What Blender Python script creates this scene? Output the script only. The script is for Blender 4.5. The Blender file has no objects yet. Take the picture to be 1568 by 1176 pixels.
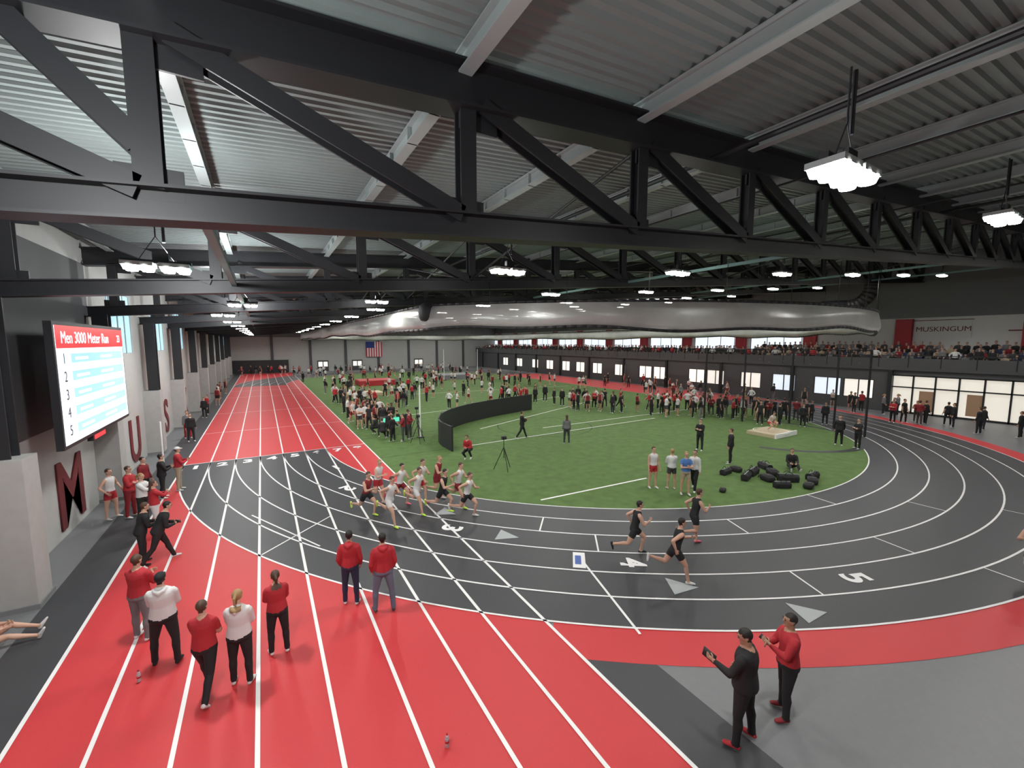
import bpy, math, random
import numpy as np
from mathutils import Vector, Matrix
random.seed(7)
sc=bpy.context.scene
sc.view_settings.view_transform='Standard'
H=6.1
MATS={}
def mat(name,col,rough=.6,metal=0,emit=None,es=0,noise=0,nscale=20,bump=0,alpha=1,spec=.5):
    if name in MATS: return MATS[name]
    m=bpy.data.materials.new(name); m.use_nodes=True
    nt=m.node_tree; b=nt.nodes['Principled BSDF']
    c=(col[0],col[1],col[2],1)
    b.inputs['Base Color'].default_value=c
    b.inputs['Roughness'].default_value=rough
    b.inputs['Metallic'].default_value=metal
    b.inputs['Specular IOR Level'].default_value=spec
    b.inputs['Alpha'].default_value=alpha
    if emit:
        b.inputs['Emission Color'].default_value=(*emit,1); b.inputs['Emission Strength'].default_value=es
        try: m.cycles.emission_sampling='NONE'
        except Exception: pass
    if noise or bump:
        tc=nt.nodes.new('ShaderNodeTexCoord'); n=nt.nodes.new('ShaderNodeTexNoise')
        n.inputs['Scale'].default_value=nscale; n.inputs['Detail'].default_value=4
        nt.links.new(tc.outputs['Object'],n.inputs['Vector'])
        if noise:
            mx=nt.nodes.new('ShaderNodeMix'); mx.data_type='RGBA'
            mx.inputs[6].default_value=tuple(x*(1-noise) for x in col)+(1,)
            mx.inputs[7].default_value=tuple(min(1,x*(1+noise)) for x in col)+(1,)
            nt.links.new(n.outputs['Fac'],mx.inputs[0]); nt.links.new(mx.outputs[2],b.inputs['Base Color'])
        if bump:
            bp=nt.nodes.new('ShaderNodeBump'); bp.inputs['Strength'].default_value=bump; bp.inputs['Distance'].default_value=.02
            nt.links.new(n.outputs['Fac'],bp.inputs['Height']); nt.links.new(bp.outputs['Normal'],b.inputs['Normal'])
    MATS[name]=m; return m
RED=mat('track_red',(.54,.033,.040),.55,noise=.12,nscale=60)
BLK=mat('track_charcoal',(.042,.044,.050),.5,noise=.25,nscale=60)
GRY=mat('floor_gray',(.165,.170,.180),.45,noise=.08,nscale=8)
GRN=mat('turf_green',(.080,.148,.036),.9,noise=.45,nscale=2.2,bump=.4)
TURFD=mat('turf_seam_dark',(.02,.03,.015),.9)
WHT=mat('line_white',(.8,.8,.8),.5)
STL=mat('steel_black',(.014,.015,.018),.5)
STG=mat('steel_light',(.36,.41,.41),.4)
STB=mat('steel_brace_gray',(.20,.36,.36),.5)
DECK=mat('roof_deck_white',(.23,.275,.27),.55,noise=.06,nscale=1)
WALLG=mat('wall_gray',(.40,.41,.40),.8,noise=.06,nscale=3)
WALLM=mat('wall_midgray',(.18,.185,.19),.8)
WALLD=mat('wall_darkgray',(.07,.072,.076),.7)
WALLW=mat('wall_white',(.7,.7,.69),.7)
CONC=mat('concrete',(.36,.36,.35),.8,noise=.1,nscale=4,bump=.1)
MAROON=mat('maroon_letter',(.12,.01,.015),.5)
REDP=mat('red_panel',(.4,.02,.03),.5)
GLOW=mat('lamp_lens',(1,1,1),.3,emit=(1,.97,.90),es=32)
WIN=mat('window_lit',(.6,.6,.6),.2,emit=(1,.93,.82),es=.95)
WINC=mat('window_cool',(.5,.6,.7),.2,emit=(.85,.92,1),es=1.0)
WINB=mat('window_daylight',(.3,.5,.6),.2,emit=(.45,.72,.88),es=.8)
NETM=mat('net_fabric',(.50,.52,.50),.28,metal=.15,noise=.35,nscale=.9,alpha=.85)
NETB=mat('net_black',(.02,.02,.02),.7,alpha=.2)
MATBLK=mat('vinyl_black',(.02,.021,.024),.55)
BAGM=mat('bag_black',(.014,.014,.016),.7)
TAN=mat('board_tan',(.5,.42,.28),.6,noise=.15,nscale=4)
DUCT=mat('duct_metal',(.03,.03,.033),.4)
GLASSM=mat('bottle_plastic',(.7,.75,.8),.15,alpha=.5)
class MB:
    def __init__(s): s.v=[];s.f=[];s.m=[];s.ms=[]
    def mi(s,m):
        if m not in s.ms: s.ms.append(m)
        return s.ms.index(m)
    def add(s,vs,fs,m):
        o=len(s.v); s.v+= [tuple(p) for p in vs]; k=s.mi(m)
        for f in fs: s.f.append([i+o for i in f]); s.m.append(k)
    def box(s,x0,x1,y0,y1,z0,z1,m):
        s.add([(x0,y0,z0),(x1,y0,z0),(x1,y1,z0),(x0,y1,z0),(x0,y0,z1),(x1,y0,z1),(x1,y1,z1),(x0,y1,z1)],
        [(0,3,2,1),(4,5,6,7),(0,1,5,4),(1,2,6,5),(2,3,7,6),(3,0,4,7)],m)
    def frame(s,p0,p1,up):
        p0=Vector(p0);p1=Vector(p1);d=(p1-p0).normalized();up=Vector(up)
        if abs(d.dot(up))>.99: up=Vector((0,1,0)) if abs(d.y)<.9 else Vector((1,0,0))
        a=d.cross(up).normalized();b=a.cross(d).normalized();return p0,p1,a,b
    def beam(s,p0,p1,w,h,m,up=(0,0,1),ow=0,oh=0):
        p0,p1,a,b=s.frame(p0,p1,up); vs=[]
        for p in (p0,p1):
            for i,j in((-1,-1),(1,-1),(1,1),(-1,1)): vs.append(p+a*(i*w/2+ow)+b*(j*h/2+oh))
        s.add(vs,[(0,3,2,1),(4,5,6,7),(0,1,5,4),(1,2,6,5),(2,3,7,6),(3,0,4,7)],m)
    def ibeam(s,p0,p1,w,h,t,m,up=(0,0,1)):
        s.beam(p0,p1,w,t,m,up,oh=h/2-t/2); s.beam(p0,p1,w,t,m,up,oh=-h/2+t/2); s.beam(p0,p1,t,h-2*t,m,up)
    def cyl(s,p0,p1,r0,r1,m,n=10):
        p0,p1,a,b=s.frame(p0,p1,(0,0,1)); vs=[]
        for p,r in((p0,r0),(p1,r1)):
            for i in range(n):
                t=2*math.pi*i/n; vs.append(p+a*(r*math.cos(t))+b*(r*math.sin(t)))
        fs=[(i,(i+1)%n,n+(i+1)%n,n+i) for i in range(n)]+[tuple(range(n))[::-1],tuple(range(n,2*n))]
        s.add(vs,fs,m)
    def ell(s,c,r,m,seg=12,rng=8,e=1.0):
        vs=[];fs=[]
        pw=lambda v:math.copysign(abs(v)**e,v)
        for i in range(rng+1):
            ph=math.pi*i/rng
            for j in range(seg):
                t=2*math.pi*j/seg
                vs.append((c[0]+r[0]*pw(math.sin(ph))*pw(math.cos(t)),c[1]+r[1]*pw(math.sin(ph))*pw(math.sin(t)),c[2]+r[2]*pw(math.cos(ph))))
        for i in range(rng):
            for j in range(seg): fs.append((i*seg+j,(i+1)*seg+j,(i+1)*seg+(j+1)%seg,i*seg+(j+1)%seg))
        s.add(vs,fs,m)
    def poly(s,pts,z,m):
        s.add([(x,y,z) for x,y in pts],[tuple(range(len(pts)))],m)
    def arc(s,cx,cy,r0,r1,a0,a1,z,m,n=72):
        vs=[];fs=[]
        for i in range(n+1):
            t=math.radians(a0+(a1-a0)*i/n)
            vs+=[(cx+r0*math.cos(t),cy+r0*math.sin(t),z),(cx+r1*math.cos(t),cy+r1*math.sin(t),z)]
        for i in range(n): fs.append((2*i,2*i+1,2*i+3,2*i+2))
        s.add(vs,fs,m)
    def line(s,x0,y0,x1,y1,w,z,m):
        d=Vector((x1-x0,y1-y0)).normalized(); n=Vector((-d.y,d.x))*w/2
        s.poly([(x0-n.x,y0-n.y),(x1-n.x,y1-n.y),(x1+n.x,y1+n.y),(x0+n.x,y0+n.y)],z,m)
    def obj(s,name,smooth=False,parent=None):
        me=bpy.data.meshes.new(name); me.from_pydata(s.v,[],s.f)
        for m in s.ms: me.materials.append(m)
        me.polygons.foreach_set('material_index',s.m)
        if smooth: me.polygons.foreach_set('use_smooth',[True]*len(me.polygons))
        me.update(); o=bpy.data.objects.new(name,me); sc.collection.objects.link(o)
        if parent: o.parent=parent
        return o
def text(body,loc,rot,size,m,parent=None,name='lettering',off=0,ext=0.002,sx=1):
    c=bpy.data.curves.new(name,'FONT'); c.body=body; c.size=size; c.align_x='CENTER'; c.align_y='CENTER'
    c.offset=off; c.extrude=ext; c.materials.append(m)
    o=bpy.data.objects.new(name,c); o.location=loc; o.rotation_euler=rot; o.scale=(sx,1,1); sc.collection.objects.link(o)
    if parent: o.parent=parent
    return o
# =====================================================  PEOPLE
def V(*a): return Vector(a)
def tube(B,pts,rads,side,n=12):
    o=len(B[0]); k=len(pts)
    for i,p in enumerate(pts):
        d=(pts[min(i+1,k-1)]-pts[max(i-1,0)]).normalized()
        s_=(side-d*side.dot(d)); s_=s_.normalized() if s_.length>1e-4 else d.orthogonal().normalized()
        t_=d.cross(s_)
        for j in range(n):
            a=2*math.pi*j/n
            B[0].append(p+s_*(rads[i][0]*math.cos(a))+t_*(rads[i][1]*math.sin(a)))
    for i in range(k-1):
        for j in range(n):
            B[1].append((o+i*n+j,o+i*n+(j+1)%n,o+(i+1)*n+(j+1)%n,o+(i+1)*n+j))
    d0=(pts[0]-pts[1]).normalized(); d1=(pts[-1]-pts[-2]).normalized()
    c0=len(B[0]); B[0].append(pts[0]+d0*min(rads[0])*.6); B[0].append(pts[-1]+d1*min(rads[-1])*.6)
    for j in range(n):
        B[1].append((o+(j+1)%n,o+j,c0)); B[1].append((o+(k-1)*n+j,o+(k-1)*n+(j+1)%n,c0+1))
def ellip(B,c,r,ax=None,n=12,m=8):
    o=len(B[0]); ax=ax or (V(1,0,0),V(0,1,0),V(0,0,1))
    B[0].append(c+ax[2]*r[2])
    for i in range(1,m):
        ph=math.pi*i/m
        for j in range(n):
            t=2*math.pi*j/n
            B[0].append(c+ax[0]*(r[0]*math.sin(ph)*math.cos(t))+ax[1]*(r[1]*math.sin(ph)*math.sin(t))+ax[2]*(r[2]*math.cos(ph)))
    B[0].append(c-ax[2]*r[2]); e=len(B[0])-1
    for j in range(n):
        B[1].append((o,o+1+j,o+1+(j+1)%n)); B[1].append((e,e-n+(j+1)%n,e-n+j))
    for i in range(m-2):
        for j in range(n):
            a=o+1+i*n; B[1].append((a+j,a+n+j,a+n+(j+1)%n,a+(j+1)%n))
SK={'l':(.55,.33,.24),'m':(.42,.24,.16),'d':(.12,.06,.04)}
COL=dict(red=(.40,.02,.03),dred=(.20,.012,.018),black=(.012,.012,.014),white=(.62,.62,.62),gray=(.16,.16,.17),navy=(.02,.03,.07),
 jean=(.12,.15,.21),dgray=(.05,.05,.055),khaki=(.38,.31,.22),blue=(.06,.16,.4),neon=(.55,.85,.08),pink=(.8,.12,.2),brown=(.07,.035,.02),
 blond=(.32,.2,.09),hblack=(.01,.008,.007),green=(.05,.2,.08))
def cmat(c): return mat('cloth_'+c,COL[c],.8)
def smat(k): return mat('skin_'+k,SK[k],.55)
def hmat(c): return mat('hair_'+c,COL[c],.6)
LEG=dict(stand=((3,3,5),(-2,2,5)),wide=((4,4,10),(-4,3,10)),walk=((24,6,3),(-18,18,3)),run1=((48,62,3),(-26,62,3)),run2=((-30,80,3),(32,22,3)),
 run3=((20,20,3),(5,95,3)),sit=((86,84,8),(84,82,8)),ground=((112,50,10),(100,30,8)),crouch=((95,125,14),(70,120,10)),shift=((8,10,6),(-2,0,9)))
ARM=dict(down=((4,9,14,0),(2,9,16,0)),fold=((24,6,102,2.6),(20,6,98,2.2)),hips=((-12,38,72,.9),(-12,38,72,.9)),phone=((28,8,95,.7),(26,8,90,.8)),
 pocket=((-6,14,42,.5),(-6,14,42,.5)),walk=((-24,8,22,0),(22,8,26,0)),run1=((-48,14,88,.2),(38,10,92,.5)),run2=((40,10,95,.5),(-52,14,84,.2)),
 clap=((52,6,80,1.0),(52,6,80,1.0)),up=((150,14,25,0),(8,10,20,0)),tablet=((26,20,80,.15),(6,20,34,.3)),lap=((30,10,62,.5),(30,10,62,.5)),behind=((-28,12,30,.6),(-28,12,30,.6)))
def make_person(name,legs='stand',arms='down',lean=0,twist=0,look=0,nod=0,top='red',bot='black',sleeve=1.0,short=1.0,shoe='white',skin='l',hair='brown',
        long=False,cap=None,bulk=1.0,hood=False,vox=.02,fem=False,tail=False,hold=None):
    B=([],[]); L=[]
    def cap_(p0,p1,r0,r1,lab): L.append((p0,p1,r0,r1,lab))
    th=math.radians(lean); S=V(0,math.sin(th),math.cos(th)); F=V(0,math.cos(th),-math.sin(th)); X=V(1,0,0)
    tw=math.radians(twist); R=X*math.cos(tw)+F*math.sin(tw); F2=F*math.cos(tw)-X*math.sin(tw)
    P=V(0,0,.95); bk=bulk; k=.92 if fem else 1
    jk=sleeve>=.5
    loose=.014 if sleeve>=1 else .004
    ts=[(-.12,.13,.105),(-.05,.168,.125),(.03,.165,.122),(.13,.146,.108),(.25,.158,.118),(.36,.180*k,.124),(.43,.180*k,.110),(.475,.150*k,.090),(.505,.10*k,.074),(.53,.062,.06)]
    tube(B,[P+S*t for t,_,_ in ts],[(a*bk+loose*.6,b*bk+loose) for _,a,b in ts],R,18)
    if jk:
        hb=.022 if sleeve>=1 else .012
        tube(B,[P+S*t for t in(-.075,-.06,.02,.14,.26)],[((.172)*bk+hb,.132*bk+hb),((.176)*bk+hb,.136*bk+hb),((.168)*bk+hb,.13*bk+hb),(.155*bk+hb*.7,.117*bk+hb*.8),(.155*bk,.115*bk)],R,18)
    hemz=-.05 if jk else .0
    for sx in(-1,1):
        o=R*(.078*sx)
        cap_(P+S*(.09+hemz)+o,P+S*.41+o,.10,.10,'top'); cap_(P-S*.18+o,P+S*(hemz-.105)+o,.10,.10,'bot')
    N=P+S*.515; up=(S+V(0,0,.9)).normalized()
    lk=math.radians(look); ht=up
    HF=(V(0,1,0)-ht*ht.y).normalized(); HR=HF.cross(ht).normalized()
    HF,HR=HF*math.cos(lk)+HR*math.sin(lk),HR*math.cos(lk)-HF*math.sin(lk)
    nd=math.radians(nod); HU=ht*math.cos(nd)+HF*math.sin(nd); HF=(HF*math.cos(nd)-ht*math.sin(nd)).normalized()
    tube(B,[N-S*.03,N+up*.03,N+up*.11],[(.074,.064),(.056,.058),(.054,.057)],R)
    cap_(N+up*.02,N+up*.09,.055,.05,'skin')
    Hc=N+up*.086+HU*.085+HF*.012
    ax=(HR,HF,HU)
    ellip(B,Hc+HU*.018,(.076,.095,.096),ax,14,10); ellip(B,Hc-HU*.058+HF*.026,(.052,.060,.056),ax)
    tube(B,[Hc+HF*.088+HU*.02,Hc+HF*.108-HU*.018],[(.010,.010),(.016,.014)],HR,8)
    ellip(B,Hc+HF*.082-HU*.092,(.022,.018,.018),ax,8,6)
    for sx in(-1,1): ellip(B,Hc+HR*(.078*sx)-HU*.008-HF*.005,(.012,.02,.032),ax,8,6)
    if hair!='bald': ellip(B,Hc+HU*.032-HF*.014,(.084,.097,.096),ax,14,10)
    if long: tube(B,[Hc-HF*.06+HU*.02,Hc-HF*.085-HU*.08,Hc-HF*.10-HU*.20],[(.075,.04),(.075,.035),(.05,.022)],HR)
    if tail: tube(B,[Hc-HF*.09+HU*.05,Hc-HF*.15+HU*.0,Hc-HF*.14-HU*.12],[(.03,.03),(.03,.03),(.014,.014)],HR)
    if cap:
        ellip(B,Hc+HU*.045-HF*.004,(.088,.102,.088),ax,14,10); tube(B,[Hc+HF*.06+HU*.05,Hc+HF*.17+HU*.038],[(.075,.012),(.05,.010)],HR)
    if hood:
        tube(B,[N+S*.01-F2*.03+R*.085,N-S*.025-F2*.09+R*.05,N-S*.05-F2*.115,N-S*.025-F2*.09-R*.05,N+S*.01-F2*.03-R*.085],[(.035,.035),(.045,.045),(.055,.05),(.045,.045),(.035,.035)],S)
        cap_(N-F2*.09+S*.0,N-F2*.10-S*.05,.07,.07,'top')
    hands=[]
    for sx,(ph,ab,el,inn) in zip((-1,1),ARM[arms]):
        ph,ab,el=map(math.radians,(ph,ab,el))
        sh=P+S*.435+R*(.172*k*sx*(1+.3*(bk-1)))
        d=(-S*math.cos(ph)*math.cos(ab)+F2*math.sin(ph)*math.cos(ab)+R*(sx*math.sin(ab))).normalized()
        E=sh+d*.295
        Bd=(F2-R*(sx*inn))
        if inn>2: Bd=Bd+S*.6
        if ph>1.0: Bd=S+F2*.3-R*(sx*inn)
        Bp=(Bd-d*Bd.dot(d)).normalized()
        fd=(d*math.cos(el)+Bp*math.sin(el)).normalized()
        W=E+fd*.25
        lo=.014 if sleeve>=1 else .003
        sr=F2 if abs(F2.dot(d))<.9 else S
        tube(B,[sh-d*.03-R*(sx*.02),sh+d*.03,sh+d*.10,sh+d*.2,E],[(.045+lo,)*2,(.057+lo,.055+lo),(.055+lo,)*2,(.046+lo,)*2,(.041+lo,)*2],sr,12)
        tube(B,[E-fd*.01,E+fd*.07,E+fd*.17,W],[(.041+lo,)*2,(.041+lo,)*2,(.032+lo,)*2,(.026+lo*.6,)*2],sr,12)
        if sleeve>=1: cap_(sh,E,.06,.05,'top'); cap_(E,E+fd*.225,.05,.035,'top'); cap_(W+fd*.01,W+fd*.12,.03,.03,'skin')
        elif sleeve>0: m_=sh+d*.295*sleeve; cap_(sh,m_,.062,.058,'top'); cap_(m_,E,.05,.045,'skin'); cap_(E,W+fd*.12,.045,.03,'skin')
        else: cap_(sh+R*(sx*.03),E,.055,.045,'skin'); cap_(E,W+fd*.12,.045,.03,'skin')
        pn=(-R*sx); pn=(pn-fd*pn.dot(fd)); pn=pn.normalized() if pn.length>.35 else (-F2-fd*(-F2).dot(fd)).normalized()
        wd=fd.cross(pn).normalized()
        if wd.dot(F2*.5+S)<0: wd=-wd
        tube(B,[W-fd*.01,W+fd*.03,W+fd*.09],[(.027,.021),(.040,.019),(.042,.016)],wd,10)
        hands.append((W,fd,pn,wd))
    for sx,(h,kn,ab) in zip((-1,1),LEG[legs]):
        h,kn,ab=map(math.radians,(h,kn,ab))
        hp=P+V(.09*sx,0,-.04)
        d=V(sx*math.sin(ab),math.sin(h)*math.cos(ab),-math.cos(h)*math.cos(ab)).normalized(); K=hp+d*.44
        g=h-kn; sd=V(sx*math.sin(ab)*.25,math.sin(g),-math.cos(g)).normalized(); A=K+sd*.41
        fdir=V(sx*.12,math.cos(g),math.sin(g)) 
        if g<-.35: fdir=V(sx*.05,math.cos(g*.8),math.sin(g*.8)-.15)
        elif g<.6: fdir=V(sx*.15,1,0)
        fdir.normalize(); up_=(V(0,0,1)-fdir*fdir.z).normalized() if abs(fdir.z)<.9 else -sd
        lo=.012 if short>=1 else 0
        sl=.018 if short<1 else 0
        bw=1+.5*(bk-1)
        tube(B,[hp-d*.03,hp+d*.10,hp+d*.25,K],[(.092*bw+lo,.10*bw+lo),(.088*bw+lo+sl*.6,.094*bw+lo+sl*.6),((.072+lo+sl)*bw,(.076+lo+sl)*bw) if short<1 else ((.073+lo)*bw,)*2,(.055+lo,)*2],V(1,0,0),12)
        tube(B,[K-sd*.01,K+sd*.03-fdir*.004,K+sd*.12-fdir*.012,K+sd*.25-fdir*.004,A],[(.054+lo,)*2,(.052+lo,)*2,(.055+lo,.058+lo),(.044+lo,)*2,(.036+lo*1.6,)*2],V(1,0,0),12)
        if short>=1: cap_(hp,K,.095,.066,'bot'); cap_(K,A-sd*.0,.066,.05,'bot')
        else:
            m_=hp+d*.44*short; cap_(hp,m_,.1,.085,'bot'); cap_(m_+d*.03,K,.07,.055,'skin'); cap_(K,A,.055,.04,'skin')
        dn=-up_
        tube(B,[A-fdir*.055+dn*.045,A+dn*.035,A+fdir*.08+dn*.050,A+fdir*.17+dn*.062],[(.036,.034),(.042,.042),(.046,.034),(.038,.020)],V(1,0,0),12)
        cap_(A+dn*.055-fdir*.05,A+fdir*.18+dn*.062,.04,.035,'shoe')
    me=bpy.data.meshes.new('t'); me.from_pydata([tuple(v) for v in B[0]],[],B[1]); me.update()
    ob=bpy.data.objects.new('t',me); sc.collection.objects.link(ob)
    r=ob.modifiers.new('r','REMESH'); r.mode='VOXEL'; r.voxel_size=vox
    s_=ob.modifiers.new('s','SMOOTH'); s_.factor=.5; s_.iterations=2
    dg=bpy.context.evaluated_depsgraph_get(); em=ob.evaluated_get(dg).to_mesh()
    nv=len(em.vertices); co=np.empty(nv*3,np.float32); em.vertices.foreach_get('co',co); co=co.reshape(-1,3)
    faces=[tuple(p.vertices) for p in em.polygons]
    fc=np.empty(len(em.polygons)*3,np.float32); em.polygons.foreach_get('center',fc); fc=fc.reshape(-1,3)
    ob.evaluated_get(dg).to_mesh_clear(); bpy.data.objects.remove(ob); bpy.data.meshes.remove(me)
    labs=['skin','top','bot','shoe','hair','cap','dark','lip']
    best=np.full(len(fc),1e9); lab=np.zeros(len(fc),int)
    for p0,p1,r0,r1,l in L:
        a=np.array(p0);d=np.array(p1)-a; t=np.clip(((fc-a)@d)/max(1e-9,d@d),0,1)
        dist=np.linalg.norm(fc-(a+t[:,None]*d),axis=1)-(r0+(r1-r0)*t)
        w=dist<best; best[w]=dist[w]; lab[w]=labs.index(l)
    hc=np.array(Hc); rel=fc-hc; hx=rel@np.array(HR);hy=rel@np.array(HF);hz=rel@np.array(HU)
    inh=(np.abs(hx)<.125)&(hy>-.2)&(hy<.19)&(hz>-.125)&(hz<.16)&((fc-np.array(N))@np.array(up)>.05)
    lab[inh]=0
    if hair!='bald':
        hm=inh&(((hz>.066)&(hy<.10))|((hy<-.012)&(hz>-.06)&(np.abs(hx)<.079))|((hy<-.05)&(hz>-.085))|((hy<.035)&(hz>.022)))
        lab[hm]=4
    if long or tail:
        lab[(np.abs(hx)<.09)&(hz<.03)&(hz>-.24)&(hy>-.2)&(hy<-.06)]=4
    if cap: lab[inh&(hz>.04)&((hy<.11)|(hz<.08))]=5
    mats=[smat(skin),cmat(top),cmat(bot),cmat(shoe),hmat(hair if hair!='bald' else 'brown'),cmat(cap or 'black'),mat('eye_dark',(.01,.01,.01),.3),mat('lip',(.3,.08,.07),.5),MATBLK]
    verts=[tuple(v) for v in co]; ml=list(map(int,lab))
    def addB(Bx,k):
        o=len(verts); verts.extend(tuple(v) for v in Bx[0])
        for f in Bx[1]: faces.append(tuple(i+o for i in f)); ml.append(k)
    fb=([],[])
    for W,fd,pn,wd in hands:
        for i,(q,ln) in enumerate(zip((.030,.010,-.010,-.030),(.068,.078,.072,.056))):
            p=W+fd*.085+wd*q; d1=(fd+pn*.25+wd*q*2).normalized(); d2=(fd+pn*.9).normalized()
            tube(fb,[p,p+d1*ln*.5,p+d1*ln*.5+d2*ln*.5],[(.0095,)*2,(.009,)*2,(.0065,)*2],wd,6)
        p=W+fd*.03+wd*.028; d1=(wd*.8+fd*.7+pn*.25).normalized(); d2=(fd+wd*.25+pn*.4).normalized()
        tube(fb,[p,p+d1*.035,p+d1*.035+d2*.032],[(.012,)*2,(.0105,)*2,(.008,)*2],fd,6)
    addB(fb,0)
    eb=([],[]); hb_=([],[])
    for sx in(-1,1):
        ellip(eb,Hc+HF*.088+HR*(.032*sx)+HU*.012,(.013,.009,.007),ax,8,6)
        ellip(hb_,Hc+HF*.092+HR*(.033*sx)+HU*.032,(.018,.006,.005),ax,8,4)
    addB(eb,6); addB(hb_,4); mb=([],[]); ellip(mb,Hc+HF*.083-HU*.055,(.022,.008,.006),ax,8,4); addB(mb,7)
    if hold:
        W,fd,pn,wd=hands[0]; c=W+fd*.10+pn*.028; hw,hl,ht_=(.04,.075,.006) if hold=='phone' else (.07,.10,.008)
        o=len(verts)
        for i,j,k_ in((-1,-1,-1),(1,-1,-1),(1,1,-1),(-1,1,-1),(-1,-1,1),(1,-1,1),(1,1,1),(-1,1,1)): verts.append(tuple(c+wd*(i*hw)+fd*(j*hl)+pn*(k_*ht_)))
        for f in [(0,3,2,1),(4,5,6,7),(0,1,5,4),(1,2,6,5),(2,3,7,6),(3,0,4,7)]: faces.append(tuple(i+o for i in f)); ml.append(8)
    zm=min(v[2] for v in verts); verts=[(x,y,z-zm) for x,y,z in verts]
    m=bpy.data.meshes.new(name); m.from_pydata(verts,[],faces)
    for q in mats: m.materials.append(q)
    m.polygons.foreach_set('material_index',ml); m.polygons.foreach_set('use_smooth',[True]*len(faces)); m.update()
    return m
def put(name,me,x,y,hd,s=1.0,z=.018,parent=None):
    o=bpy.data.objects.new(name,me); sc.collection.objects.link(o)
    o.location=(x,y,z); o.rotation_euler=(0,0,math.atan2(-hd[0],hd[1])); o.scale=(s,s,s)
    if parent: o.parent=parent
    return o
def person(name,x,y,hd,s=1.0,z=.018,**kw): return put(name,make_person(name,**kw),x,y,hd,s,z)
NV=.015
person('meet_official',6.0,3.15,(-.25,1),1.04,legs='wide',arms='tablet',look=-25,nod=16,top='black',bot='black',shoe='red',hair='hblack',bulk=1.14,vox=NV,skin='m',hold='tablet')
person('coach',7.05,3.05,(-.75,.66),1.0,legs='shift',arms='phone',top='red',bot='black',shoe='dred',hair='hblack',bulk=1.02,vox=NV,skin='m',hold='phone')
person('coach',1.5,9.8,(.35,.94),1.0,legs='stand',arms='pocket',top='red',bot='navy',shoe='white',hair='hblack',hood=True,vox=NV,skin='m',nod=10)
person('coach',2.1,9.15,(.1,1),1.04,legs='wide',arms='pocket',top='red',bot='jean',shoe='dgray',hair='hblack',hood=True,bulk=1.08,vox=NV)
person('spectator',0.0,8.9,(-.1,1),.96,legs='stand',arms='fold',top='red',bot='black',shoe='white',hair='brown',fem=True,tail=True,vox=NV)
person('spectator',-.6,8.4,(.25,.97),.99,legs='stand',arms='fold',top='white',bot='black',shoe='white',hair='blond',fem=True,tail=True,hood=True,vox=NV,nod=12,bulk=1.06)
person('coach',-1.1,8.4,(.3,.95),.99,legs='walk',arms='fold',top='red',bot='black',shoe='white',hair='brown',sleeve=.6,vox=NV,bulk=1.08)
person('spectator',-1.85,9.7,(.1,1),1.02,legs='wide',arms='fold',top='white',bot='black',shoe='black',hair='hblack',cap='black',hood=True,vox=NV,bulk=1.12)
person('coach',-2.4,10.8,(.5,.86),1.02,legs='stand',arms='phone',top='red',bot='gray',shoe='white',hair='brown',vox=NV,bulk=1.08)
person('photographer',-2.7,14.4,(.9,.2),1.0,legs='walk',arms='phone',lean=22,top='black',bot='black',shoe='white',hair='hblack',vox=NV,hold='phone')
person('photographer',-3.1,14.6,(.95,.3),.98,legs='shift',arms='phone',lean=12,top='black',bot='black',shoe='black',hair='brown',vox=NV,hold='phone')
person('spectator',-3.7,18.0,(.9,-.3),.98,legs='stand',arms='clap',top='white',bot='black',hair='blond',fem=True,tail=True,vox=.02)
person('coach',-3.2,16.9,(.9,.4),.98,legs='shift',arms='clap',top='red',bot='white',hair='brown',fem=True,long=True,vox=.02)
person('athlete',-4.75,19.1,(.9,-.4),1.0,legs='shift',arms='hips',top='white',bot='red',sleeve=0,short=.4,hair='brown',vox=.02)
person('coach',-4.2,18.9,(.9,-.3),1.03,legs='stand',arms='fold',top='red',bot='dred',hair='brown',vox=.02)
person('spectator',-4.1,20.4,(.9,-.4),1.0,legs='stand',arms='down',top='dred',bot='black',hair='hblack',vox=.02)
person('spectator',-3.6,20.6,(.8,.2),1.0,legs='stand',arms='phone',top='black',bot='black',hair='hblack',vox=.02)
person('meet_official',-3.2,21.4,(1,.1),1.03,legs='stand',arms='phone',top='red',bot='khaki',cap='white',hair='brown',vox=.02)
person('spectator',-4.0,31.8,(.3,-1),1.0,top='black',bot='black',vox=.025)
person('spectator',-4.3,33.0,(.3,-1),1.0,top='gray',bot='red',vox=.025)
person('athlete',-5.1,12.0,(.95,.1),1.0,z=.006,legs='ground',arms='lap',lean=-8,top='white',bot='pink',sleeve=.4,short=.4,shoe='white',vox=NV)
def tan_(x,y):
    v=(-(y-25.7),x-21); l=math.hypot(*v); return (v[0]/l,v[1]/l)
def runner(x,y,i,top,bot,shoe,skin='l',hair='brown',sleeve=0,vox=.02,s=1.0):
    lg=('run1','run2','run3')[i%3]; ar=('run1','run2')[i%2] if lg!='run2' else 'run2'
    person('runner',x,y,tan_(x,y),s,legs=lg,arms=ar,lean=12,top=top,bot=bot,shoe=shoe,skin=skin,hair=hair,sleeve=sleeve,short=.4,vox=vox,bulk=.93)
runner(8.9,8.0,0,'black','black','black','l','hblack',vox=NV)
runner(8.75,6.5,1,'black','black','white','l','hblack',vox=NV)
runner(10.9,7.5,2,'black','black','pink','l','brown',vox=NV)
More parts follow.
